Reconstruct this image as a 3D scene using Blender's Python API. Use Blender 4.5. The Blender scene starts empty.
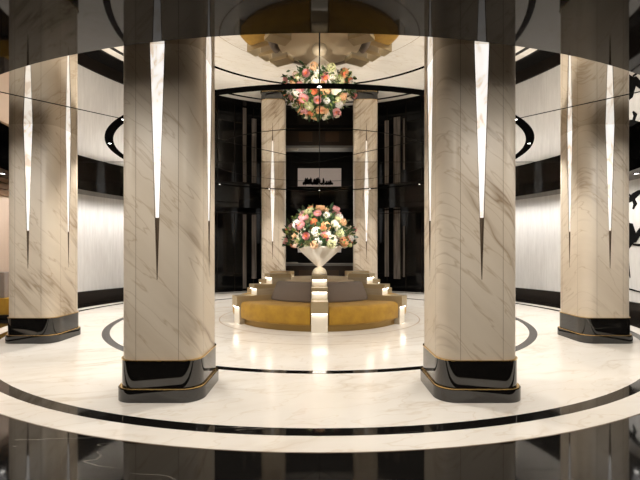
import bpy, bmesh, math, random
from mathutils import Vector, Matrix
from math import sin, cos, pi, radians as R_

random.seed(7)
A = 1.9                                   # metres per unit of the survey of the hall
SC = bpy.context.scene
COL = SC.collection

# ------------------------------------------------------------------ camera
cam = bpy.data.cameras.new('camera')
cam.sensor_width = 36.0
cam.lens = 406.0 / 640.0 * 36.0
cam.shift_y = 11.0 / 640.0
cam.shift_x = 0.5 / 640.0
cam.clip_start = 0.05
camo = bpy.data.objects.new('camera', cam)
COL.objects.link(camo)
camo.location = (0, -4.56 * A, 0.727 * A)
camo.rotation_euler = (pi / 2, 0, 0)
SC.camera = camo

# ------------------------------------------------------------------ world, exposure
w = bpy.data.worlds.new('world'); SC.world = w; w.use_nodes = True
w.node_tree.nodes['Background'].inputs[0].default_value = (1.0, 0.93, 0.85, 1)
w.node_tree.nodes['Background'].inputs[1].default_value = 0.02
SC.view_settings.view_transform = 'Standard'
SC.view_settings.look = 'None'
SC.view_settings.gamma = 1.0
SC.view_settings.use_curve_mapping = False
SC.view_settings.exposure = 0.0
SC.cycles.use_denoising = True
SC.cycles.max_bounces = 12
SC.cycles.diffuse_bounces = 5
SC.cycles.glossy_bounces = 8
SC.cycles.sample_clamp_indirect = 6.0

WARM = (1.0, 0.955, 0.89)
def spot(name, loc, target, energy, angle=80, blend=0.6, size=0.05, color=WARM):
    l = bpy.data.lights.new(name, 'SPOT')
    l.energy = energy; l.spot_size = R_(angle); l.spot_blend = blend
    l.shadow_soft_size = size; l.color = color
    o = bpy.data.objects.new(name, l); COL.objects.link(o)
    o.location = loc
    d = Vector(target) - Vector(loc)
    o.rotation_euler = d.to_track_quat('-Z', 'Y').to_euler()
    return o

HC = 1.727 * A            # mirror ceiling
HS = 1.511 * A            # dark soffit
RE = 3.10 * A             # rotunda edge
RW = 3.46 * A             # curved walls
RR = 2.10 * A            # black rings
def P(r, th, z=0.0):      # th in degrees, 0 = towards the viewer, + = right
    t = R_(th)
    return Vector((r * sin(t), -r * cos(t), z))

# lamps of the hall: downlights of the black ring, washers of the curved walls; plus unseen fill added over the lobby
E_RING, E_WASH, E_LOBBY_FILL, E_AIM = 235.0, 52.0, 128.0, 950.0
RING_ANGLES = [22.5 * k for k in range(16)]
for a in RING_ANGLES:
    p = P(RR, a, HC - 0.045)
    q = P(RR * 1.02, a, 0)
    near = min(abs(((a + 180) % 360 - 180)) - 22.5 == 0, 1) or abs(abs((a + 180) % 360 - 180) - 157.5) < 1
    spot('ring_spot', p, q, E_RING * (.45 if near else 1.0), 70 if near else 120, 0.9, 0.06)
for a, z, e in ((28, .76, 1.3), (-28, .76, 1.3), (150, .95, 1), (-150, .95, 1), (90, .95, 1), (-90, .95, 1), (0, .98, .8)):
    spot('accent_spot', P(RR, a, HC - 0.05), (0, 0, z * A), E_AIM * e, 17, 0.7, 0.05, (1, .95, .88))
WASH = [a for a in range(-132, -69, 6)] + [a for a in range(72, 135, 6)]
for a in WASH:
    spot('wall_spot', P(3.17 * A, a, HS - 0.03), P(3.46 * A, a, 0.25 * A), E_WASH, 150, 1.0, 0.15, (1, .97, .94))
for a in (-52, -40, -29, -18, -6, 6, 18, 29, 40, 52):
    spot('lobby_fill', P(3.56 * A, a, HS - 0.03), P(2.80 * A, a, -0.35 * A), E_LOBBY_FILL, 165, 1.0, 0.25, (1, .925, .835))  # unseen lamps added to brighten the front columns and near floor

for a, t in ((-42, -66), (42, 66)):
    spot('column_fill', P(3.5 * A, a, HS - 0.04), P(2.5 * A, t, 1.05 * A), 125, 95, 1.0, 0.2, (1, .975, .94))  # added out of view to lift the upper part of the side columns

# ------------------------------------------------------------------ materials
def new_mat(name):
    m = bpy.data.materials.new(name); m.use_nodes = True
    nt = m.node_tree
    return m, nt, nt.nodes['Principled BSDF']
def setin(b, **k):
    names = {'color': 'Base Color', 'rough': 'Roughness', 'metal': 'Metallic', 'ior': 'IOR',
             'spec': 'Specular IOR Level', 'emis': 'Emission Color', 'estr': 'Emission Strength',
             'sheen': 'Sheen Weight', 'coat': 'Coat Weight', 'sss': 'Subsurface Weight'}
    for n, v in k.items():
        if isinstance(v, tuple) and len(v) == 3: v = v + (1,)
        b.inputs[names[n]].default_value = v
def simple(name, color, rough=0.5, metal=0.0, **k):
    m, nt, b = new_mat(name); setin(b, color=color, rough=rough, metal=metal, **k)
    return m
def emit(name, color, strength):
    m, nt, b = new_mat(name)
    setin(b, color=(.8, .8, .8), rough=.6, emis=color, estr=strength)
    return m

def coords(nt, rnd=0.0):
    tc = nt.nodes.new('ShaderNodeTexCoord')
    if not rnd: return tc.outputs['Object']
    oi = nt.nodes.new('ShaderNodeObjectInfo')
    mu = nt.nodes.new('ShaderNodeVectorMath'); mu.operation = 'SCALE'
    cx = nt.nodes.new('ShaderNodeCombineXYZ')
    for i in range(3): nt.links.new(oi.outputs['Random'], cx.inputs[i])
    nt.links.new(cx.outputs[0], mu.inputs[0]); mu.inputs['Scale'].default_value = rnd
    ad = nt.nodes.new('ShaderNodeVectorMath'); ad.operation = 'ADD'
    nt.links.new(tc.outputs['Object'], ad.inputs[0]); nt.links.new(mu.outputs[0], ad.inputs[1])
    return ad.outputs[0]
def mapping(nt, vec, rot=(0, 0, 0), scale=(1, 1, 1)):
    mp = nt.nodes.new('ShaderNodeMapping')
    mp.inputs['Rotation'].default_value = [R_(a) for a in rot]
    mp.inputs['Scale'].default_value = scale
    nt.links.new(vec, mp.inputs['Vector'])
    return mp.outputs[0]
def noise(nt, vec, scale, detail=4, rough=.55, dist=0.0):
    n = nt.nodes.new('ShaderNodeTexNoise')
    n.inputs['Scale'].default_value = scale; n.inputs['Detail'].default_value = detail
    n.inputs['Roughness'].default_value = rough; n.inputs['Distortion'].default_value = dist
    nt.links.new(vec, n.inputs['Vector'])
    return n.outputs['Fac']
def ramp(nt, fac, stops):
    r = nt.nodes.new('ShaderNodeValToRGB')
    el = r.color_ramp.elements
    while len(el) > 1: el.remove(el[-1])
    for i, (p, c) in enumerate(stops):
        e = el[0] if i == 0 else el.new(p)
        e.position = p
        e.color = (c, c, c, 1) if not isinstance(c, tuple) else c + (1,)
    nt.links.new(fac, r.inputs[0])
    return r.outputs[0]
def mix(nt, fac, a, b, mode='MIX'):
    m = nt.nodes.new('ShaderNodeMix'); m.data_type = 'RGBA'; m.blend_type = mode
    if isinstance(fac, float): m.inputs[0].default_value = fac
    else: nt.links.new(fac, m.inputs[0])
    for sock, v in ((m.inputs[6], a), (m.inputs[7], b)):
        if isinstance(v, tuple): sock.default_value = v + (1,)
        else: nt.links.new(v, sock)
    return m.outputs[2]

def marble(name, base, cloud, vein, vein2, rot, scale, rough, rnd=0.0, veinamt=.8, ior=1.5):
    m, nt, b = new_mat(name)
    v = coords(nt, rnd)
    n1 = Vector(rot).normalized(); n2 = n1.orthogonal().normalized(); n3 = n1.cross(n2)
    cx = nt.nodes.new('ShaderNodeCombineXYZ')
    for i, (nv, sc_) in enumerate(((n1, scale[0]), (n2, scale[1]), (n3, scale[2]))):
        dp = nt.nodes.new('ShaderNodeVectorMath'); dp.operation = 'DOT_PRODUCT'
        nt.links.new(v, dp.inputs[0]); dp.inputs[1].default_value = nv * sc_
        nt.links.new(dp.outputs['Value'], cx.inputs[i])
    vm = cx.outputs[0]
    c1 = ramp(nt, noise(nt, vm, .55, 5, .6, .6), [(.30, 0.0), (.70, 1.0)])
    col = mix(nt, c1, base, cloud)
    f1 = noise(nt, vm, .75, 4, .55, .35)
    l1 = ramp(nt, f1, [(.465, 0.0), (.492, .55), (.499, 1.0), (.506, .5), (.535, 0.0)])
    gate = ramp(nt, noise(nt, v, .9, 2), [(.42, 0.0), (.62, 1.0)])
    g1 = nt.nodes.new('ShaderNodeMath'); g1.operation = 'MULTIPLY'
    nt.links.new(l1, g1.inputs[0]); nt.links.new(gate, g1.inputs[1])
    g2 = nt.nodes.new('ShaderNodeMath'); g2.operation = 'MULTIPLY'
    nt.links.new(g1.outputs[0], g2.inputs[0]); g2.inputs[1].default_value = veinamt
    col = mix(nt, g2.outputs[0], col, vein)
    f2 = noise(nt, vm, 2.1, 3, .5, .2)
    l2 = ramp(nt, f2, [(.485, 0.0), (.50, .5), (.515, 0.0)])
    col = mix(nt, l2, col, vein2)
    nt.links.new(col, b.inputs['Base Color'])
    setin(b, rough=rough, ior=ior)
    return m

M = {}
M['col_marble'] = marble('column marble', (.68, .60, .49), (.55, .465, .36), (.20, .125, .06), (.36, .26, .155),
                         (.62, .42, .60), (3.0, .42, .42), .38, 23.0, .9)
M['floor_marble'] = marble('floor marble', (.785, .75, .695), (.70, .645, .57), (.47, .36, .24), (.62, .53, .42),
                           (-.37, .93, 0), (1.9, .30, 1), .16, 0.0, .5)
def black_marble(name, rough, ior, rnd=0.0):
    m, nt, b = new_mat(name)
    v = coords(nt, rnd)
    f = noise(nt, mapping(nt, v, (10, 20, 35), (.35, 1.5, 1)), .55, 4, .55, .7)
    l = ramp(nt, f, [(.4965, 0.0), (.50, 1.0), (.5035, 0.0)])
    g = ramp(nt, noise(nt, v, 1.1, 2), [(.50, 0.0), (.66, 1.0)])
    mu = nt.nodes.new('ShaderNodeMath'); mu.operation = 'MULTIPLY'
    nt.links.new(l, mu.inputs[0]); nt.links.new(g, mu.inputs[1])
    col = mix(nt, mu.outputs[0], (.006, .0055, .005), (.16, .145, .125))
    nt.links.new(col, b.inputs['Base Color']); setin(b, rough=rough, ior=ior)
    return m
M['black_marble'] = black_marble('black marble', .05, 1.40)
M['plinth_marble'] = black_marble('plinth black marble', .04, 1.8, 9.0)
M['black_gloss'] = simple('black lacquer', (.004, .004, .004), .06, ior=1.36)
M['black_metal'] = simple('black ring metal', (.004, .004, .004), .5, spec=0.0)
M['bronze_base'] = simple('dark bronze skirting', (.016, .012, .0095), .2, .0, ior=1.35)
M['mirror'] = simple('ceiling mirror', (.76, .725, .67), .004, 1.0)
M['soffit'] = simple('dark mirrored soffit', (.010, .008, .007), .03, 0.0, ior=1.26)
M['joint'] = simple('dark joint', (.004, .004, .003), .7, spec=.1)
M['stone_joint'] = simple('stone joint', (.26, .20, .14), .6)
M['gold'] = simple('brushed gold', (.72, .50, .21), .25, 1.0)
M['champagne'] = None
M['bronze'] = simple('dark bronze groove', (.13, .09, .055), .45, .2)

# white ribbed wall covering
m, nt, b = new_mat('white ribbed wall covering')
v = coords(nt)
sep = nt.nodes.new('ShaderNodeSeparateXYZ'); nt.links.new(v, sep.inputs[0])
at = nt.nodes.new('ShaderNodeMath'); at.operation = 'ARCTAN2'
nt.links.new(sep.outputs[0], at.inputs[0]); nt.links.new(sep.outputs[1], at.inputs[1])
cx = nt.nodes.new('ShaderNodeCombineXYZ'); nt.links.new(at.outputs[0], cx.inputs[0])
zz = nt.nodes.new('ShaderNodeMath'); zz.operation = 'MULTIPLY'; zz.inputs[1].default_value = .012
nt.links.new(sep.outputs[2], zz.inputs[0]); nt.links.new(zz.outputs[0], cx.inputs[1])
f = noise(nt, cx.outputs[0], 95, 3, .7)
nt.links.new(ramp(nt, f, [(.3, (.62, .60, .575)), (.7, (.74, .725, .70))]), b.inputs['Base Color'])
bp = nt.nodes.new('ShaderNodeBump'); bp.inputs['Strength'].default_value = .25; bp.inputs['Distance'].default_value = .01
nt.links.new(f, bp.inputs['Height']); nt.links.new(bp.outputs[0], b.inputs['Normal'])
setin(b, rough=.75); M['rib_wall'] = m

# champagne travertine of the banquette
m, nt, b = new_mat('champagne stone')
f = noise(nt, mapping(nt, coords(nt), (0, 0, 0), (1, 1, 7)), 3, 4)
nt.links.new(ramp(nt, f, [(.3, (.34, .28, .19)), (.7, (.44, .37, .265))]), b.inputs['Base Color'])
setin(b, rough=.35); M['champagne'] = m
M['cap'] = simple('satin champagne metal', (.42, .33, .195), .32, .45)
M['table_stone'] = simple('light champagne stone', (.60, .49, .34), .35)
M['base_gold'] = simple('dull gold base', (.34, .22, .07), .35, .6)
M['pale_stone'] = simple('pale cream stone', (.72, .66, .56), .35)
# velvet
m, nt, b = new_mat('golden velvet')
f = noise(nt, coords(nt), 6, 5)
nt.links.new(ramp(nt, f, [(.3, (.30, .152, .007)), (.7, (.42, .232, .012))]), b.inputs['Base Color'])
setin(b, rough=.75, sheen=.12); M['velvet'] = m
m, nt, b = new_mat('taupe fabric')
f = noise(nt, coords(nt), 220, 2)
nt.links.new(ramp(nt, f, [(.3, (.16, .125, .10)), (.7, (.225, .18, .145))]), b.inputs['Base Color'])
setin(b, rough=.9, sheen=.2); M['taupe'] = m
# vase
m, nt, b = new_mat('cream vase stone')
f = noise(nt, coords(nt), 3, 5, .6, 1.0)
nt.links.new(ramp(nt, f, [(.35, (.78, .71, .60)), (.65, (.84, .79, .70))]), b.inputs['Base Color'])
setin(b, rough=.3); M['vase'] = m
# backlit onyx
m, nt, b = new_mat('backlit onyx')
v = coords(nt, 11.0)
f = noise(nt, mapping(nt, v, (20, 15, 0), (1, 1, .55)), 7, 5, .6, 1.2)
c = ramp(nt, f, [(.34, (.72, .58, .45)), (.45, (.95, .89, .82)), (.60, (1.0, .97, .94))])
nt.links.new(c, b.inputs['Emission Color'])
setin(b, color=(.25, .22, .18), rough=.4, estr=1.02); M['onyx'] = m
M['led'] = emit('warm led strip', (1.0, .93, .84), 16.0)
M['lamp'] = emit('downlight lens', (1.0, .95, .88), 9.0)
M['leaf'] = simple('dark green leaf', (.022, .055, .016), .5)
M['sprig'] = simple('light green leaf', (.17, .22, .05), .5)
M['stem'] = simple('stem green', (.06, .11, .03), .6)
def petal(name, a, bcol):
    m, nt, b = new_mat(name)
    f = noise(nt, coords(nt), 9, 2)
    nt.links.new(ramp(nt, f, [(.35, a), (.65, bcol)]), b.inputs['Base Color'])
    setin(b, rough=.6); return m
PET = {
 'pink': petal('pink petals', (.66, .25, .27), (.80, .47, .47)),
 'blush': petal('blush petals', (.80, .55, .46), (.84, .68, .60)),
 'cream': petal('cream petals', (.80, .72, .55), (.84, .80, .70)),
 'coral': petal('coral petals', (.60, .13, .055), (.74, .26, .11)),
 'apricot': petal('apricot petals', (.62, .30, .13), (.76, .48, .27)),
 'white': petal('white petals', (.82, .79, .72), (.86, .84, .80)),
 'lime': petal('pale green petals', (.45, .46, .20), (.62, .62, .36)),
}
M['dark_wall'] = simple('dark wall', (.012, .010, .009), .5)
M['hall_wall'] = simple('brown hall wall', (.10, .075, .055), .6)
M['beige_wall'] = simple('blush beige wall', (.50, .385, .30), .6)
M['wood'] = simple('brown timber', (.16, .09, .045), .4)
M['curtain'] = None
m, nt, b = new_mat('pale curtain cloth')
f = noise(nt, mapping(nt, coords(nt), (0, 0, 0), (14, 14, .5)), 2, 3)
nt.links.new(ramp(nt, f, [(.3, (.05, .04, .033)), (.7, (.26, .22, .19))]), b.inputs['Base Color'])
setin(b, rough=.8); M['curtain'] = m
M['grey_stone'] = simple('grey stone top', (.42, .40, .37), .3)
M['desk_wood'] = simple('dark desk timber', (.085, .055, .035), .35)
M['paper'] = emit('picture with painted glow', (.80, .64, .55), .30)  # glow put into the canvas itself, no lamp behind it
M['ink'] = simple('black ink', (.004, .004, .004), .6, spec=.05)

# ------------------------------------------------------------------ helpers
def tag(o, label=None, cat=None, group=None, kind=None):
    if label: o['label'] = label
    if cat: o['category'] = cat
    if group: o['group'] = group
    if kind: o['kind'] = kind
    return o
def obj(name, bm, mats, parent=None, smooth=None):
    bmesh.ops.remove_doubles(bm, verts=bm.verts, dist=1e-5) if smooth == 'weld' else None
    me = bpy.data.meshes.new(name); bm.to_mesh(me); bm.free()
    for mm in (mats if isinstance(mats, (list, tuple)) else [mats]): me.materials.append(mm)
    if smooth is True or smooth == 'weld':
        for p in me.polygons: p.use_smooth = True
    o = bpy.data.objects.new(name, me); COL.objects.link(o)
    if parent is not None: o.parent = parent
    return o
def thing(name, label, cat, loc=(0, 0, 0), rz=0, group=None, kind=None):
    o = bpy.data.objects.new(name, None); COL.objects.link(o)
    o.location = loc; o.rotation_euler = (0, 0, rz)
    return tag(o, label, cat, group, kind)
def struct(name, bm, mat, smooth=None):
    return tag(obj(name, bm, mat, None, smooth), kind='structure')
def kids(o): return [c for c in bpy.data.objects if c.parent == o]
def copy_tree(o, parent=None):
    c = o.copy(); COL.objects.link(c); c.parent = parent
    for ch in kids(o): copy_tree(ch, c)
    return c
def auto_smooth(o, deg=35):
    me = o.data
    for p in me.polygons: p.use_smooth = True
    bm = bmesh.new(); bm.from_mesh(me)
    for e in bm.edges:
        if len(e.link_faces) == 2 and e.calc_face_angle(0) > R_(deg): e.smooth = False
    bm.to_mesh(me); bm.free()

def box(bm, c, s, mat=0, rz=0.0, off=(0, 0)):
    """box with centre c and full size s"""
    cx, cy, cz = c; sx, sy, sz = (v / 2 for v in s)
    vs = []
    for dz in (-sz, sz):
        for dx, dy in ((-sx, -sy), (sx, -sy), (sx, sy), (-sx, sy)):
            x, y = cx + dx, cy + dy
            if rz: x, y = x * cos(rz) - y * sin(rz), x * sin(rz) + y * cos(rz)
            vs.append(bm.verts.new((x, y, cz + dz)))
    for f in ((3, 2, 1, 0), (4, 5, 6, 7), (0, 1, 5, 4), (1, 2, 6, 5), (2, 3, 7, 6), (3, 0, 4, 7)):
        bm.faces.new([vs[i] for i in f]).material_index = mat
    return vs
def sweep(bm, prof, th0, th1, n, closed=False, mat=0, hw=None):
    """profile of (r, z) turned from th0 to th1 degrees about the vertical axis of the hall.
    hw: half thickness of a parallel-sided divider cut off at both ends."""
    full = abs(th1 - th0) >= 359.99
    rings = []
    mid, half = (th0 + th1) / 2, (th1 - th0) / 2
    for i in range(n if full else n + 1):
        t = -1 + 2 * i / n
        ring = []
        for r, z in prof:
            h = half
            if hw: h = half - math.degrees(math.asin(min(.95, hw / max(r, hw * 1.06))))
            a = mid + t * h
            ring.append(bm.verts.new(P(r, a, z)))
        rings.append(ring)
    m = len(prof)
    for i in range(n):
        a, b = rings[i], rings[(i + 1) % len(rings)]
        for j in range(m):
            k = (j + 1) % m
            bm.faces.new((a[j], b[j], b[k], a[k])).material_index = mat
    if not full:
        bm.faces.new(list(reversed(rings[0]))).material_index = mat
        bm.faces.new(rings[-1]).material_index = mat
    bmesh.ops.recalc_face_normals(bm, faces=bm.faces[:])
def rect(r0, r1, z0, z1): return [(r0, z0), (r1, z0), (r1, z1), (r0, z1)]
def band(name, r0, r1, z0, z1, th0, th1, mat, n=None, kind='structure', parent=None):
    bm = bmesh.new()
    n = n or max(4, int(abs(th1 - th0) / 2))
    sweep(bm, rect(r0, r1, z0, z1), th0, th1, n)
    o = obj(name, bm, mat, parent)
    auto_smooth(o, 30)
    if kind and parent is None: tag(o, kind=kind)
    return o
def lathe(bm, prof, n=48, mat=0):
    """prof: open list of (r, z) about z; ends with r=0 are closed to a point"""
    rings = []
    for r, z in prof:
        if r < 1e-6: rings.append([bm.verts.new((0, 0, z))])
        else: rings.append([bm.verts.new((r * cos(2 * pi * i / n), r * sin(2 * pi * i / n), z)) for i in range(n)])
    for a, b in zip(rings, rings[1:]):
        for i in range(n):
            k = (i + 1) % n
            if len(a) == 1 and len(b) == 1: continue
            if len(a) == 1: f = (a[0], b[k], b[i])
            elif len(b) == 1: f = (a[i], a[k], b[0])
            else: f = (a[i], a[k], b[k], b[i])
            bm.faces.new(f).material_index = mat
    bmesh.ops.recalc_face_normals(bm, faces=bm.faces[:])

# ------------------------------------------------------------------ setting: floor
FT = 0.08
def disc(name, r, z0, z1, mat):
    bm = bmesh.new(); lathe(bm, [(0, z0), (r, z0), (r, z1), (0, z1)], 128)
    return struct(name, bm, mat)
r_in0, r_in1 = 2.093 * A, 2.157 * A
r_out0, r_out1 = 2.895 * A, 2.965 * A
def floor_ring(name, r0, r1, mat): return band(name, r0, r1, -FT, 0, 0, 360, mat, 144)
disc('floor', 1.085 * A, -FT, 0, M['floor_marble'])
floor_ring('trim_1', 1.085 * A, 1.098 * A, M['stone_joint'])
floor_ring('floor', 1.098 * A, 1.405 * A, M['floor_marble'])
floor_ring('trim_2', 1.405 * A, 1.413 * A, M['stone_joint'])
floor_ring('floor', 1.413 * A, r_in0, M['floor_marble'])
floor_ring('trim_3', r_in0, r_in1, M['black_marble'])
floor_ring('floor', r_in1, r_out0, M['floor_marble'])
floor_ring('trim_4', r_out0, r_out1, M['black_marble'])
floor_ring('floor', r_out1, RE - .012, M['floor_marble'])
floor_ring('trim_5', RE - .012, RE, M['bronze'])
floor_ring('floor', RE, 17.5, M['black_marble'])

# ceiling
bm = bmesh.new(); lathe(bm, [(0, HC), (RE + .02, HC), (RE + .02, HC + .06), (0, HC + .06)], 128)
struct('ceiling', bm, M['mirror'])
o = band('ceiling', RE, 17.5, HS, HC + .06, 0, 360, [M['soffit'], M['black_gloss']], 144)
for p in o.data.polygons:
    c = p.center
    if math.hypot(c.x, c.y) < RE + .01: p.material_index = 1
# joints of the mirror sheets
bm = bmesh.new()
for k in (0, 1, 2, 4, 6, 7):
    a = 45 * k
    r0, r1 = (.0, RE - .01)
    ww = .006
    t = R_(a); d = Vector((sin(t), -cos(t), 0)); s = Vector((cos(t), sin(t), 0)) * ww
    vs = []
    for z in (HC - .004, HC):
        for q in (d * .006 - s, d * r1 - s, d * r1 + s, d * .006 + s):
            vs.append(bm.verts.new((q.x, q.y, z)))
    for f in ((0, 1, 2, 3), (7, 6, 5, 4), (0, 4, 5, 1), (1, 5, 6, 2), (2, 6, 7, 3), (3, 7, 4, 0)):
        bm.faces.new([vs[i] for i in f])
struct('trim_6', bm, M['joint'])
band('trim_7', 1.247 * A, 1.254 * A, HC - .004, HC, 0, 360, M['joint'], 96)
# black ring with downlights
band('trim_8', 2.066 * A, 2.134 * A, HC - .006, HC, 0, 360, M['black_metal'], 144)
def downlight(label, group, loc, r):
    t = thing('downlight', label, 'ceiling light', loc, 0, group)
    bm = bmesh.new(); lathe(bm, [(r * .78, 0), (r, 0), (r, -.006), (r * .78, -.006), (r * .78, 0)], 20)
    obj('bezel', bm, M['black_metal'], t)
    bm = bmesh.new(); lathe(bm, [(0, 0), (r * .78, 0), (r * .78, -.003), (0, -.003)], 20)
    obj('lens', bm, M['lamp'], t)
    return t
d0 = None
for a in RING_ANGLES:
    loc = P(RR, a, HC - .006)
    if d0 is None: d0 = downlight('small round downlight in the black ring on the mirrored ceiling', 'downlights in the black ceiling ring', loc, .034)
    else: c = copy_tree(d0); c.location = loc
for a, lab in ((-82, 'small bright downlight in the dark soffit at the far left edge'), (82, 'small bright downlight in the dark soffit at the far right edge')):
    c = copy_tree(d0); c.location = P(3.24 * A, a, HS); c.scale = (1.6, 1.6, 1); c['label'] = lab; c['group'] = 'downlights in the dark soffit'

# ------------------------------------------------------------------ setting: curved walls
WT = .15
BH = .166 * A
def wall(name, th0, th1, mat, z0=0.0, z1=HS): return band(name, RW, RW + WT, z0, z1, th0, th1, mat)
wall('wall_left', -131, -99, M['rib_wall'])
wall('wall_right', 62, 131, M['rib_wall'])
wall('wall_back_left', -167.5, -131, M['black_gloss'])
wall('wall_back_right', 131, 167.5, M['black_gloss'])
wall('wall_left_entry', -99, -62, M['beige_wall'])
band('baseboard_left', RW - .045, RW, 0, BH, -131, -99, M['bronze_base'])
band('baseboard_right', RW - .045, RW, 0, BH, 62, 131, M['bronze_base'])
band('baseboard_entry', RW - .03, RW, 0, .04 * A, -99, -62, M['bronze_base'])
# timber header over the left entry wall
for k in range(3):
    z = (1.33 + .07 * k) * A
    band('trim_9', RW - .06 - .02 * k, RW, z, z + .06 * A, -98.5, -62, M['wood'])
# outer lobby behind the viewer
band('wall_lobby', 17.4, 17.6, 0, HS, 0, 360, M['hall_wall'], 72)
# slim rails and lit uprights on the black back walls
for th0, th1 in ((-167.5, -131), (131, 167.5)):
    band('trim_10', RW - .075, RW, HS - .14, HS - .115, th0, th1, M['bronze_base'])
    band('trim_11', RW - .03, RW, .30 * A, .308 * A, th0, th1, M['bronze_base'])
for th in (-147, -152.5, -158.5, -163, 139, 147, 152, 158, 163.5):
    band('trim_12', RW - .025, RW, 0, HS - .14, th - .12, th + .12, M['bronze_base'], 2)
def px_theta(px, r=RW / A):
    k = (px - 320) / 406.0                 # direction of a sight line, far crossing with the circle of radius r
    a, b_, c = k * k + 1, -2 * 4.56, 4.56 ** 2 - r * r
    D = (-b_ + math.sqrt(b_ * b_ - 4 * a * c)) / (2 * a)
    return math.degrees(math.atan2(k * D, 4.56 - D))
for i, (px0, px1, z0, z1, lab) in enumerate((
        (385.5, 389.5, .24, 1.50, 'narrow pale curtain strip on the black wall, just right of the back right column'),
        (394.5, 401.0, .20, 1.50, 'wider pale curtain strip on the black wall right of the sofa'),
        (404.0, 405.5, .24, 1.20, 'thinnest pale curtain strip on the black wall, farthest right of three'),
        (243.0, 246.5, .02, 1.42, 'thin pale curtain strip on the black wall left of the back left column'),
        (252.0, 256.5, .20, 1.42, 'dim pale curtain strip on the black wall close to the back left column'))):
    t0, t1 = sorted((px_theta(px0), px_theta(px1)))
    o = band('curtain_strip', RW - .06, RW - .031, z0 * A, z1 * A, t0, t1, M['curtain'], 4, None)
    tag(o, lab, 'curtain')

# back corridor
cy0, cy1, cw = RW * cos(R_(12.5)) + .02, 10.34, RW * sin(R_(12.5))
for s, nm in ((-1, 'wall_corridor_left'), (1, 'wall_corridor_right')):
    bm = bmesh.new(); box(bm, (s * (cw + .58), (cy0 + cy1) / 2 + .09, HS / 2), (.1, cy1 - cy0 - .2, HS)); struct(nm, bm, M['black_gloss'])
bm = bmesh.new(); box(bm, (0, cy1 + .05, HS / 2), (2 * cw + 1.6, .1, HS)); struct('wall_back', bm, M['dark_wall'])

# ------------------------------------------------------------------ columns
HWC = .197 * A              # half width
RC = .094 * A             # corner radius
FL = HWC - RC             # half of a flat face
ZP = .197 * A             # top of plinth
ZA, ZL = .60 * A, .888 * A
def rounded(h, r, n=8):
    pts = []
    for q in range(4):
        cxy = [(h - r, -(h - r)), (h - r, h - r), (-(h - r), h - r), (-(h - r), -(h - r))][q]
        for i in range(n + 1):
            a = -pi / 2 + q * pi / 2 + i / n * pi / 2
            pts.append((cxy[0] + r * cos(a), cxy[1] + r * sin(a)))
    return pts
def prism(bm, pts, z0, z1, mat=0, cap=True):
    lo = [bm.verts.new((x, y, z0)) for x, y in pts]; hi = [bm.verts.new((x, y, z1)) for x, y in pts]
    n = len(pts)
    for i in range(n):
        k = (i + 1) % n
        bm.faces.new((lo[i], lo[k], hi[k], hi[i])).material_index = mat
    if cap:
        bm.faces.new(list(reversed(lo))).material_index = mat; bm.faces.new(hi).material_index = mat
def rotq(q, x, y, z):     # face frame: x along the face, y outward = -Y for q=0
    a = q * pi / 2
    px, py = x, -y
    return (px * cos(a) - py * sin(a), px * sin(a) + py * cos(a), z)
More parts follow.
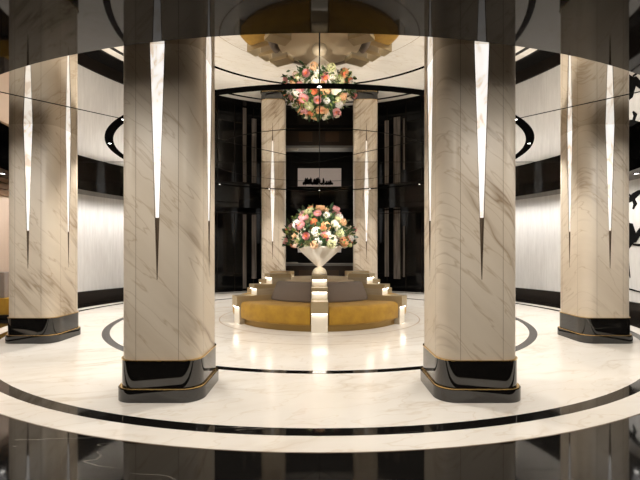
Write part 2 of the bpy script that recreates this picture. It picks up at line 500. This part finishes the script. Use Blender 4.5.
def make_column(SIDE):
    t = thing('marble_column', 'x', 'column', kind='thing')
    ZT = HC
    bm = bmesh.new()
    for q in range(4):
        SW = SIDE if q % 2 else .0355 * A
        for sg in (-1, 1):
            f = [(sg * FL, ZP), (0, ZP), (0, ZA), (sg * SW, ZT), (sg * FL, ZT)]
            bm.faces.new([bm.verts.new(rotq(q, x, HWC, z)) for x, z in f])
        n = 10
        for i in range(n):
            a0, a1 = i / n * pi / 2, (i + 1) / n * pi / 2
            p = [(FL + RC * sin(a), FL + RC * cos(a)) for a in (a0, a1)]
            fc = bm.faces.new([bm.verts.new(rotq(q, p[0][0], p[0][1], ZP)), bm.verts.new(rotq(q, p[1][0], p[1][1], ZP)),
                               bm.verts.new(rotq(q, p[1][0], p[1][1], ZT)), bm.verts.new(rotq(q, p[0][0], p[0][1], ZT))])
            fc.smooth = True
    bmesh.ops.remove_doubles(bm, verts=bm.verts, dist=1e-5)
    bmesh.ops.recalc_face_normals(bm, faces=bm.faces[:])
    # joints between the stone slabs
    for q in range(4):
        for sx in (-1, 1):
            x0 = sx * FL
            vs = [bm.verts.new(rotq(q, x, HWC + .0008, z)) for x, z in ((x0 - .002, ZP), (x0 + .002, ZP), (x0 + .002, ZT), (x0 - .002, ZT))]
            bm.faces.new(vs).material_index = 1
    obj('shaft', bm, [M['col_marble'], M['stone_joint']], t)
    D = .014
    for q in range(4):
        SW = SIDE if q % 2 else .0355 * A
        bm = bmesh.new()       # the reveal round the slit and its dark lower point
        def wdt(z): return SW * (z - ZA) / (ZT - ZA)
        o_ = [(-SW, ZT), (0, ZA), (SW, ZT)]
        A0 = bm.verts.new(rotq(q, 0, HWC, ZA)); A1 = bm.verts.new(rotq(q, 0, HWC - D, ZA))
        for s in (-1, 1):
            T0 = bm.verts.new(rotq(q, s * SW, HWC, ZT)); T1 = bm.verts.new(rotq(q, s * SW, HWC - D, ZT))
            bm.faces.new((A0, T0, T1, A1))
        wl = wdt(ZL)
        bm.faces.new((A1, bm.verts.new(rotq(q, wl, HWC - D, ZL)), bm.verts.new(rotq(q, -wl, HWC - D, ZL))))
        # thin dark edging on the face of the stone
        for s in (-1, 1):
            e = .004
            vs = [bm.verts.new(rotq(q, x, HWC + .0012, z)) for x, z in ((0, ZA - .02), (s * SW, ZT), (s * (SW + e), ZT), (s * e, ZA - .02))]
            bm.faces.new(vs)
        obj('groove', bm, M['bronze'], t)
        bm = bmesh.new()
        vs = [bm.verts.new(rotq(q, x, HWC - D + .009, z)) for x, z in ((-wl * .98, ZL), (wl * .98, ZL), (SW * .985, ZT - .002), (-SW * .985, ZT - .002))]
        bm.faces.new(vs)
        vs2 = [bm.verts.new(rotq(q, x, HWC - D + .002, z)) for x, z in ((-wl * .98, ZL), (wl * .98, ZL), (SW * .985, ZT - .002), (-SW * .985, ZT - .002))]
        for i in range(4):
            k = (i + 1) % 4; bm.faces.new((vs[i], vs[k], vs2[k], vs2[i]))
        tag(obj('light_panel', bm, M['onyx'], t), 'glowing white onyx slit')
    bm = bmesh.new(); prism(bm, rounded(HWC + .010, RC, 10), .066 * A, ZP)
    o = obj('plinth', bm, M['plinth_marble'], t); auto_smooth(o)
    bm = bmesh.new(); prism(bm, rounded(HWC + .034, RC, 10), 0, .060 * A)
    o = obj('base_step', bm, M['plinth_marble'], t); auto_smooth(o)
    for nm, h, z0, z1 in (('gold_trim', HWC + .014, ZP - .003, ZP + .006), ('gold_trim', HWC + .026, .060 * A, .066 * A)):
        bm = bmesh.new(); prism(bm, rounded(h, RC, 10), z0, z1)
        o = obj(nm, bm, M['gold'], t); auto_smooth(o)
    return t
XF, YF, XS, YS = .783 * A, 2.405 * A, 2.296 * A, 1.166 * A
LAB = [
 (-XF, -YF, 'large cream marble column nearest the viewer, left of the golden round sofa'),
 (XF, -YF, 'large cream marble column nearest the viewer, right of the golden round sofa'),
 (-XS, -YS, 'cream marble column at the far left of the view beside the blush wall'),
 (XS - .008 * A, -YS, 'cream marble column at the far right beside the black brush strokes'),
 (-XF, YF, 'cream marble column behind the sofa, left of the flower vase'),
 (XF, YF, 'cream marble column behind the sofa, right of the flower vase'),
 (-XS, YS, 'cream marble column standing out of sight behind the large left column'),
 (XS, YS, 'cream marble column standing out of sight behind the large right column'),
]
c0 = make_column(.060 * A)
c1 = make_column(.0355 * A)
for i, (x, y, lab) in enumerate(LAB):
    c = {0: c0, 2: c1}.get(i) or copy_tree(c1 if i in (3, 6, 7) else c0)
    c.location = (x, y, 0); tag(c, lab, 'column', 'marble columns around the rotunda', 'thing')

# ------------------------------------------------------------------ round banquette
B = thing('round_banquette', 'round golden velvet banquette with stepped stone dividers in the middle of the hall', 'sofa')
HWD = .0765 * A
for k in range(6):
    th0, th1 = 60 * k, 60 * k + 60
    z0, z1 = .060 * A, .228 * A
    ro = .952 * A
    prof = [(.50 * A, z0), (ro - .03, z0), (ro - .008, z0 + .012), (ro, z0 + .05), (ro + .004, z0 + .16), (ro, z1 - .065),
            (ro - .018, z1 - .026), (ro - .055, z1 - .006), (ro - .13, z1), (.64 * A, z1 - .008), (.50 * A, z1 - .012)]
    bm = bmesh.new(); sweep(bm, prof, th0, th1, 24, hw=HWD + .006)
    o = obj('seat_cushion', bm, M['velvet'], B); auto_smooth(o, 50)
    bv = o.modifiers.new('bevel', 'BEVEL'); bv.width = .025; bv.segments = 3; bv.limit_method = 'ANGLE'; bv.angle_limit = R_(60)
    prof = [(.50 * A, .225 * A), (.622 * A, .225 * A), (.628 * A, .25 * A), (.57 * A, .395 * A), (.553 * A, .412 * A), (.53 * A, .417 * A),
            (.50 * A, .405 * A), (.49 * A, .39 * A)]
    bm = bmesh.new(); sweep(bm, prof, th0, th1, 20, hw=HWD + .004)
    o = obj('backrest', bm, M['taupe'], B); auto_smooth(o, 50)
    bv = o.modifiers.new('bevel', 'BEVEL'); bv.width = .018; bv.segments = 3; bv.limit_method = 'ANGLE'; bv.angle_limit = R_(60)
bm = bmesh.new(); sweep(bm, rect(.45 * A, .905 * A, 0, .060 * A), 0, 360, 72)
o = obj('base', bm, M['base_gold'], B); auto_smooth(o)
bm = bmesh.new(); lathe(bm, [(0, .02), (.48 * A, .02), (.48 * A, .385 * A), (0, .385 * A)], 72)
o = obj('drum', bm, M['champagne'], B); auto_smooth(o)
bm = bmesh.new(); lathe(bm, [(0, .386 * A), (.46 * A, .386 * A), (.462 * A, .39 * A), (.462 * A, .42 * A), (.456 * A, .424 * A), (0, .424 * A)], 72)
o = obj('table_top', bm, M['table_stone'], B); auto_smooth(o)
# stepped dividers
STEPS = [(.972, .279, .105, .0), (.79, .387, .042, .279), (.622, .492, .042, .387)]
RI = .388 * A
for k in range(6):
    rz = R_(60 * k)
    def dbox(bm, r0, r1, hw, z0, z1, mat=0):
        box(bm, (0, -(r0 + r1) / 2, (z0 + z1) / 2), (2 * hw, r1 - r0, z1 - z0), mat, rz)
    bm = bmesh.new()
    for (r, zt, th, zb) in STEPS:
        dbox(bm, RI, (r - .018) * A, HWD - .004, zb * A, (zt - th) * A)
    dv = obj('divider', bm, M['champagne'], B)
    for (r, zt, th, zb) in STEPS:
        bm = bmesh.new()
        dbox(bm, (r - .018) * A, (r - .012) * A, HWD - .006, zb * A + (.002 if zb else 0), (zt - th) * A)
        tag(obj('lit_face', bm, M['pale_stone'], dv), 'step end face with the strip light painted in as a pale tone')  # paler than the divider stone: the strip's light put into the colour
    for i, (r, zt, th, zb) in enumerate(STEPS):
        bm = bmesh.new()
        dbox(bm, RI, (r + .012) * A, HWD, (zt - th) * A, zt * A)
        o = obj('step_cap', bm, M['cap'], dv)
        bv = o.modifiers.new('bevel', 'BEVEL'); bv.width = .004; bv.segments = 2
        bm = bmesh.new()
        dbox(bm, (r - .008) * A, (r + .004) * A, HWD * .86, (zt - th) * A - .008, (zt - th) * A - .001)
        obj('led_strip', bm, M['led'], dv)

# ------------------------------------------------------------------ vase
V = thing('cone_vase', 'cream cone shaped vase balanced on a sphere, holding the flowers', 'vase', (0, 0, .424 * A))
rs = .086 * A
bm = bmesh.new()
hc_ = .040 * A            # sphere centre above the table, flat underside
prof = [(0, 0)]
a0 = -math.asin(hc_ / rs)
for i in range(22):
    a = a0 + (pi / 2 - a0) * i / 21
    prof.append((rs * cos(a) if i < 21 else 0, hc_ + rs * sin(a)))
lathe(bm, prof, 40)
o = obj('sphere_foot', bm, M['champagne'], V); auto_smooth(o)
zc0, zc1, rr = .122 * A, .350 * A, .262 * A
bm = bmesh.new()
lathe(bm, [(0, zc0), (.022 * A, zc0), (rr, zc1 - .012), (rr, zc1), (rr - .02, zc1), (.02 * A, zc0 + .06), (0, zc0 + .06)], 56)
o = obj('cone_bowl', bm, M['vase'], V); auto_smooth(o)

# ------------------------------------------------------------------ flowers
F = thing('flower_arrangement', 'big arrangement of pink, cream and coral flowers in the cone vase', 'flowers', (0, 0, .774 * A))
def petal_faces(bm, rot, L, W, curl, tilt, base, mat=0):
    """one cupped petal: root near the axis, opens outward by tilt"""
    nu, nv = 3, 3
    g = []
    for i in range(nu + 1):
        u = i / nu
        row = []
        for j in range(nv + 1):
            s = j / nv * 2 - 1
            wd = W * (math.sin(pi * (.18 + .72 * u)) ** .8)
            x = s * wd
            a = tilt + curl * (u - .5)
            rad = base + L * u * sin(a) - .22 * L * (1 - s * s) * 0 + .25 * abs(s) ** 2 * -W * .5 * (1 - sin(a) * .6)
            z = L * u * cos(a) + .08 * L * s * s
            row.append(bm.verts.new(rot @ Vector((x, rad, z))))
        g.append(row)
    for i in range(nu):
        for j in range(nv):
            f = bm.faces.new((g[i][j], g[i][j + 1], g[i + 1][j + 1], g[i + 1][j])); f.smooth = True; f.material_index = mat
def rose_mesh(name, mat, mat2, layers=5):
    bm = bmesh.new()
    for l in range(layers):
        n = 3 + l
        for i in range(n):
            rot = Matrix.Rotation(2 * pi * (i + .37 * l + random.uniform(-.12, .12)) / n, 3, 'Z')
            f = l / (layers - 1)
            petal_faces(bm, rot, .62 + .33 * f, .20 + .32 * f, .5 - 1.5 * f, .08 + 1.05 * f + random.uniform(-.08, .08), .05 + .05 * f, 0 if l > 1 else 1)
    me = bpy.data.meshes.new(name); bm.to_mesh(me); bm.free()
    me.materials.append(mat); me.materials.append(mat2)
    return me
def cluster_mesh(name, mat):
    bm = bmesh.new()
    n = 46
    for i in range(n):
        z = 1 - 1.55 * (i + .5) / n
        r = math.sqrt(max(0, 1 - z * z)); a = i * 2.39996
        d = Vector((r * cos(a), r * sin(a), z)).normalized()
        q = d.to_track_quat('Z', 'Y').to_matrix()
        sp = random.uniform(0, pi)
        for k in range(4):
            rot = q @ Matrix.Rotation(sp + k * pi / 2, 3, 'Z')
            c = d * random.uniform(.60, .74) + Vector((0, 0, .05))
            v = [c + rot @ Vector(p) for p in ((0, 0, 0), (.10, .09, .04), (0, .21, .03), (-.10, .09, .04))]
            f = bm.faces.new([bm.verts.new(x) for x in v])
    me = bpy.data.meshes.new(name); bm.to_mesh(me); bm.free(); me.materials.append(mat)
    return me
kinds = []
for nm, c, c2 in (('rose', 'pink', 'coral'), ('rose', 'blush', 'pink'), ('peony', 'cream', 'blush'), ('rose', 'coral', 'coral'),
                  ('ranunculus', 'apricot', 'coral'), ('peony', 'white', 'cream'), ('lisianthus', 'lime', 'cream'), ('peony', 'pink', 'blush')):
    kinds.append((nm, rose_mesh(nm, PET[c], PET[c2])))
for nm, c in (('hydrangea', 'white'), ('hydrangea', 'lime'), ('hydrangea', 'cream'), ('hydrangea', 'apricot')):
    kinds.append((nm, cluster_mesh(nm, PET[c])))
spots = []
N = 84
ax_, up, dn = .335 * A, .36 * A, .06 * A
for i in range(N):
    z = 1 - (i + .5) / N * 1.14
    r = math.sqrt(max(0, 1 - z * z)); a = i * 2.39996 + random.uniform(-.15, .15)
    k = random.uniform(.74, 1.15)
    r = r ** .62
    p = Vector((ax_ * r * cos(a) * k, ax_ * r * sin(a) * k, (up if z > 0 else dn * 3) * z * k + .045 * A))
    spots.append((p, random.uniform(.085, .148)))
for x, y, z, s in ((-.10, -.06, .425, .085), (.07, -.05, .415, .095), (-.155, .05, .40, .07), (.36, -.05, .10, .10), (.39, .02, .20, .09),
                   (-.375, -.06, .06, .10), (-.385, .05, .18, .08), (.20, .1, .40, .075)):
    spots.append((Vector((x * A, y * A, z * A)), s))
order = [0, 2, 11, 1, 10, 4, 7, 9, 0, 6, 3, 8, 7, 5, 4, 11, 0, 10, 2, 3]
for i, (p, s) in enumerate(spots):
    nm, me = kinds[order[(i * 7 + random.randint(0, 3)) % len(order)]]
    o = bpy.data.objects.new(nm, me); COL.objects.link(o); o.parent = F
    d = Vector((p.x, p.y, p.z * 1.0 + .12)).normalized()
    d = (d + Vector((random.uniform(-.3, .3), random.uniform(-.3, .3), random.uniform(-.2, .3)))).normalized()
    o.rotation_euler = d.to_track_quat('Z', 'Y').to_euler()
    o.location = p - d * s * .4
    k = s * 1.05
    o.scale = (k, k, k)
def leaf(bm, p, d, L, W):
    q = d.to_track_quat('Y', 'Z').to_matrix() @ Matrix.Rotation(random.uniform(0, 6.28), 3, 'Y')
    pts = [(0, 0, 0), (W, L * .35, .03 * L), (W * .7, L * .7, 0), (0, L, -.12 * L), (-W * .7, L * .7, 0), (-W, L * .35, .03 * L)]
    bm.faces.new([bm.verts.new(p + q @ Vector(v)) for v in pts])
for nm, mat, cnt, lo, hi, Ls in (('foliage', M['leaf'], 520, .6, 1.12, .13), ('sprigs', M['sprig'], 230, .85, 1.13, .085)):
    bm = bmesh.new()
    for i in range(cnt):
        z = random.uniform(-.14, 1); a = random.uniform(0, 2 * pi); r = math.sqrt(max(0, 1 - min(1, z * z)))
        k = random.uniform(lo, hi)
        p = Vector((ax_ * r * cos(a) * k * 1.04, ax_ * r * sin(a) * k * 1.04, (up if z > 0 else dn * 3) * z * k + .045 * A))
        d = (p.normalized() + Vector([random.uniform(-.7, .7) for _ in range(3)])).normalized()
        leaf(bm, p, d, Ls * random.uniform(.7, 1.4), Ls * random.uniform(.2, .34))
    o = obj(nm, bm, mat, F); tag(o, kind='stuff')
bm = bmesh.new()
for i, (p, s) in enumerate(spots):
    q = Vector((p.x * .16, p.y * .16, -.10)); dirv = (p - q); n_ = dirv.normalized()
    u = n_.orthogonal().normalized() * .006; v_ = n_.cross(u)
    ra = [bm.verts.new(q + u * cos(t) + v_ * sin(t)) for t in (0, 2.1, 4.2)]
    rb = [bm.verts.new(p - n_ * .05 + u * cos(t) + v_ * sin(t)) for t in (0, 2.1, 4.2)]
    for j in range(3): bm.faces.new((ra[j], ra[(j + 1) % 3], rb[(j + 1) % 3], rb[j]))
tag(obj('stems', bm, M['stem'], F), kind='stuff')

# ------------------------------------------------------------------ black brush strokes on the right wall
art = thing('wall_calligraphy', 'black brush stroke motif on the white wall at the right edge', 'wall art', P(RW, 88, .75 * A))
def stroke(pts, n=20):
    """pts: (px, py, width px) as read on the wall in its own angle/height frame"""
    bm = bmesh.new()
    base = P(RW, 88, .75 * A)
    front, back = [], []
    pr = []
    for i, (s, z, wd) in enumerate(pts):
        if i == 0: d = Vector((pts[1][0] - s, pts[1][1] - z))
        elif i == len(pts) - 1: d = Vector((s - pts[i - 1][0], z - pts[i - 1][1]))
        else: d = Vector((pts[i + 1][0] - pts[i - 1][0], pts[i + 1][1] - pts[i - 1][1]))
        d.normalize(); nrm = Vector((-d.y, d.x)) * wd / 2
        pr.append(((s + nrm.x, z + nrm.y), (s - nrm.x, z - nrm.y)))
    def at(sz, r):
        return P(r, math.degrees(sz[0] / RW), sz[1]) - base
    for a, b_ in pr:
        front.append([bm.verts.new(at(a, RW - .014)), bm.verts.new(at(b_, RW - .014))])
        back.append([bm.verts.new(at(a, RW - .001)), bm.verts.new(at(b_, RW - .001))])
    for i in range(len(pr) - 1):
        f0, f1, b0, b1 = front[i], front[i + 1], back[i], back[i + 1]
        bm.faces.new((f0[0], f1[0], f1[1], f0[1]))
        bm.faces.new((f0[0], b0[0], b1[0], f1[0])); bm.faces.new((f0[1], f1[1], b1[1], b0[1]))
    for f_, b_ in ((front[0], back[0]), (front[-1], back[-1])): bm.faces.new((f_[0], f_[1], b_[1], b_[0]))
    bmesh.ops.recalc_face_normals(bm, faces=bm.faces[:])
    return obj('brush_stroke', bm, M['ink'], art)
def S(th): return R_(th) * RW
stroke([(S(89.9), 1.27 * A, .02), (S(89.2), 1.30 * A, .12), (S(88.4), 1.33 * A, .14), (S(87.2), 1.36 * A, .10), (S(86.0), 1.37 * A, .05)])
stroke([(S(89.6), 1.36 * A, .03), (S(88.6), 1.31 * A, .07), (S(88.0), 1.24 * A, .10), (S(88.6), 1.19 * A, .03)])
stroke([(S(90.4), 1.04 * A, .05), (S(89.4), 1.00 * A, .20), (S(89.0), .92 * A, .24), (S(89.2), .83 * A, .18), (S(89.9), .76 * A, .07)])
stroke([(S(89.3), .82 * A, .05), (S(88.2), .85 * A, .14), (S(87.0), .93 * A, .12), (S(85.5), 1.04 * A, .06)])
stroke([(S(88.6), .80 * A, .04), (S(87.2), .79 * A, .05), (S(85.0), .80 * A, .04)])
stroke([(S(90.1), .80 * A, .05), (S(89.9), .66 * A, .045), (S(89.6), .52 * A, .035), (S(89.3), .43 * A, .012)])
stroke([(S(92.5), .315 * A, .015), (S(89.0), .30 * A, .03), (S(86), .28 * A, .02), (S(83), .27 * A, .012)])
stroke([(S(86), .60 * A, .06), (S(84.5), .75 * A, .18), (S(82.5), .95 * A, .16), (S(81), 1.15 * A, .06)])

# ------------------------------------------------------------------ bench at the left entry wall
Lb = thing('wall_bench', 'golden upholstered bench with grey back at the left edge of the view', 'bench', P(RW - .5, -93, 0))
base0 = P(RW - .5, -93, 0)
def bench_part(nm, prof, mat, th0=-99, th1=-86):
    bm = bmesh.new(); sweep(bm, prof, th0, th1, 10)
    for v in bm.verts: v.co -= base0
    o = obj(nm, bm, mat, Lb); auto_smooth(o, 40)
    bv = o.modifiers.new('bevel', 'BEVEL'); bv.width = .015; bv.segments = 3; bv.limit_method = 'ANGLE'
    return o
bench_part('base', rect(RW - .55, RW - .07, 0, .045 * A), M['bronze_base'])
bench_part('seat', rect(RW - .62, RW - .065, .045 * A, .225 * A), M['velvet'])
bench_part('backrest', rect(RW - .18, RW - .065, .225 * A, .50 * A), M['taupe'])

# ------------------------------------------------------------------ back corridor furniture
D9 = 9.0 * A - 4.56 * A
T = thing('reception_desk', 'dark reception desk with grey stone top in the passage behind the vase', 'desk', (0, D9, 0))
bm = bmesh.new(); box(bm, (0, .30, .20 * A), (1.52 * A, .55, .40 * A)); obj('body', bm, M['desk_wood'], T)
bm = bmesh.new(); box(bm, (.0, .28, .425 * A), (1.62 * A, .70, .05 * A)); o = obj('counter_top', bm, M['grey_stone'], T)
for px_ in (.28, -.31):
    bm = bmesh.new(); box(bm, (px_ * A, .015, .19 * A), (.30 * A, .02, .22 * A)); obj('front_panel', bm, M['wood'], T)
bm = bmesh.new(); box(bm, (0, .02, .04 * A), (1.50 * A, .03, .05 * A)); obj('kick_plate', bm, M['bronze_base'], T)
tr = thing('document_tray', 'white tray of papers on the left end of the reception desk', 'tray', (-.62 * A, D9 + .15, .45 * A))
bm = bmesh.new(); box(bm, (0, 0, .01), (.30 * A, .26, .02)); obj('tray', bm, M['pale_stone'], tr)
bm = bmesh.new(); box(bm, (0, 0, .035), (.26 * A, .22, .03)); obj('paper_stack', bm, M['pale_stone'], tr)
Pc = thing('framed_picture', 'pale picture with painted glow in a dark frame on the wall behind the reception desk', 'picture', (0, 10.34, 0))
fw_, z0, z1 = .535 * A, .69 * A, 1.145 * A
bm = bmesh.new()
for c, s in (((0, -.02, z0 - .02), (2 * fw_ + .08, .05, .04)), ((0, -.02, z1 + .02), (2 * fw_ + .08, .05, .04)),
             ((-fw_ - .02, -.02, (z0 + z1) / 2), (.04, .05, z1 - z0)), ((fw_ + .02, -.02, (z0 + z1) / 2), (.04, .05, z1 - z0))): box(bm, c, s)
obj('frame', bm, M['black_metal'], Pc)
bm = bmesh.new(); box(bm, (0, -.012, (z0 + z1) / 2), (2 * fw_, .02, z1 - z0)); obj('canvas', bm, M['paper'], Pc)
bm = bmesh.new()
rs_ = random.Random(3)
for i in range(17):
    x = (-.72 + 1.3 * i / 16) * fw_; hgt = rs_.uniform(.12, .46) * (z1 - z0)
    n = 12; top = z1 - .05 - rs_.uniform(0, .03)
    ring = []
    for k in range(n):
        a = 2 * pi * k / n
        ring.append((x + cos(a) * rs_.uniform(.035, .075), top - hgt / 2 + sin(a) * hgt / 2 * rs_.uniform(.8, 1.1)))
    f0 = [bm.verts.new((p[0], -.030, p[1])) for p in ring]; f1 = [bm.verts.new((p[0], -.023, p[1])) for p in ring]
    bm.faces.new(f0)
    for k in range(n): bm.faces.new((f0[k], f0[(k + 1) % n], f1[(k + 1) % n], f1[k]))
obj('painted_shapes', bm, M['ink'], Pc)
spot('desk_fill', (0, D9 - .3, HS - .05), (0, D9 + .2, .8), 80, 80, .7, .05)  # lamp added to brighten the counter top
bpy.context.view_layer.update()
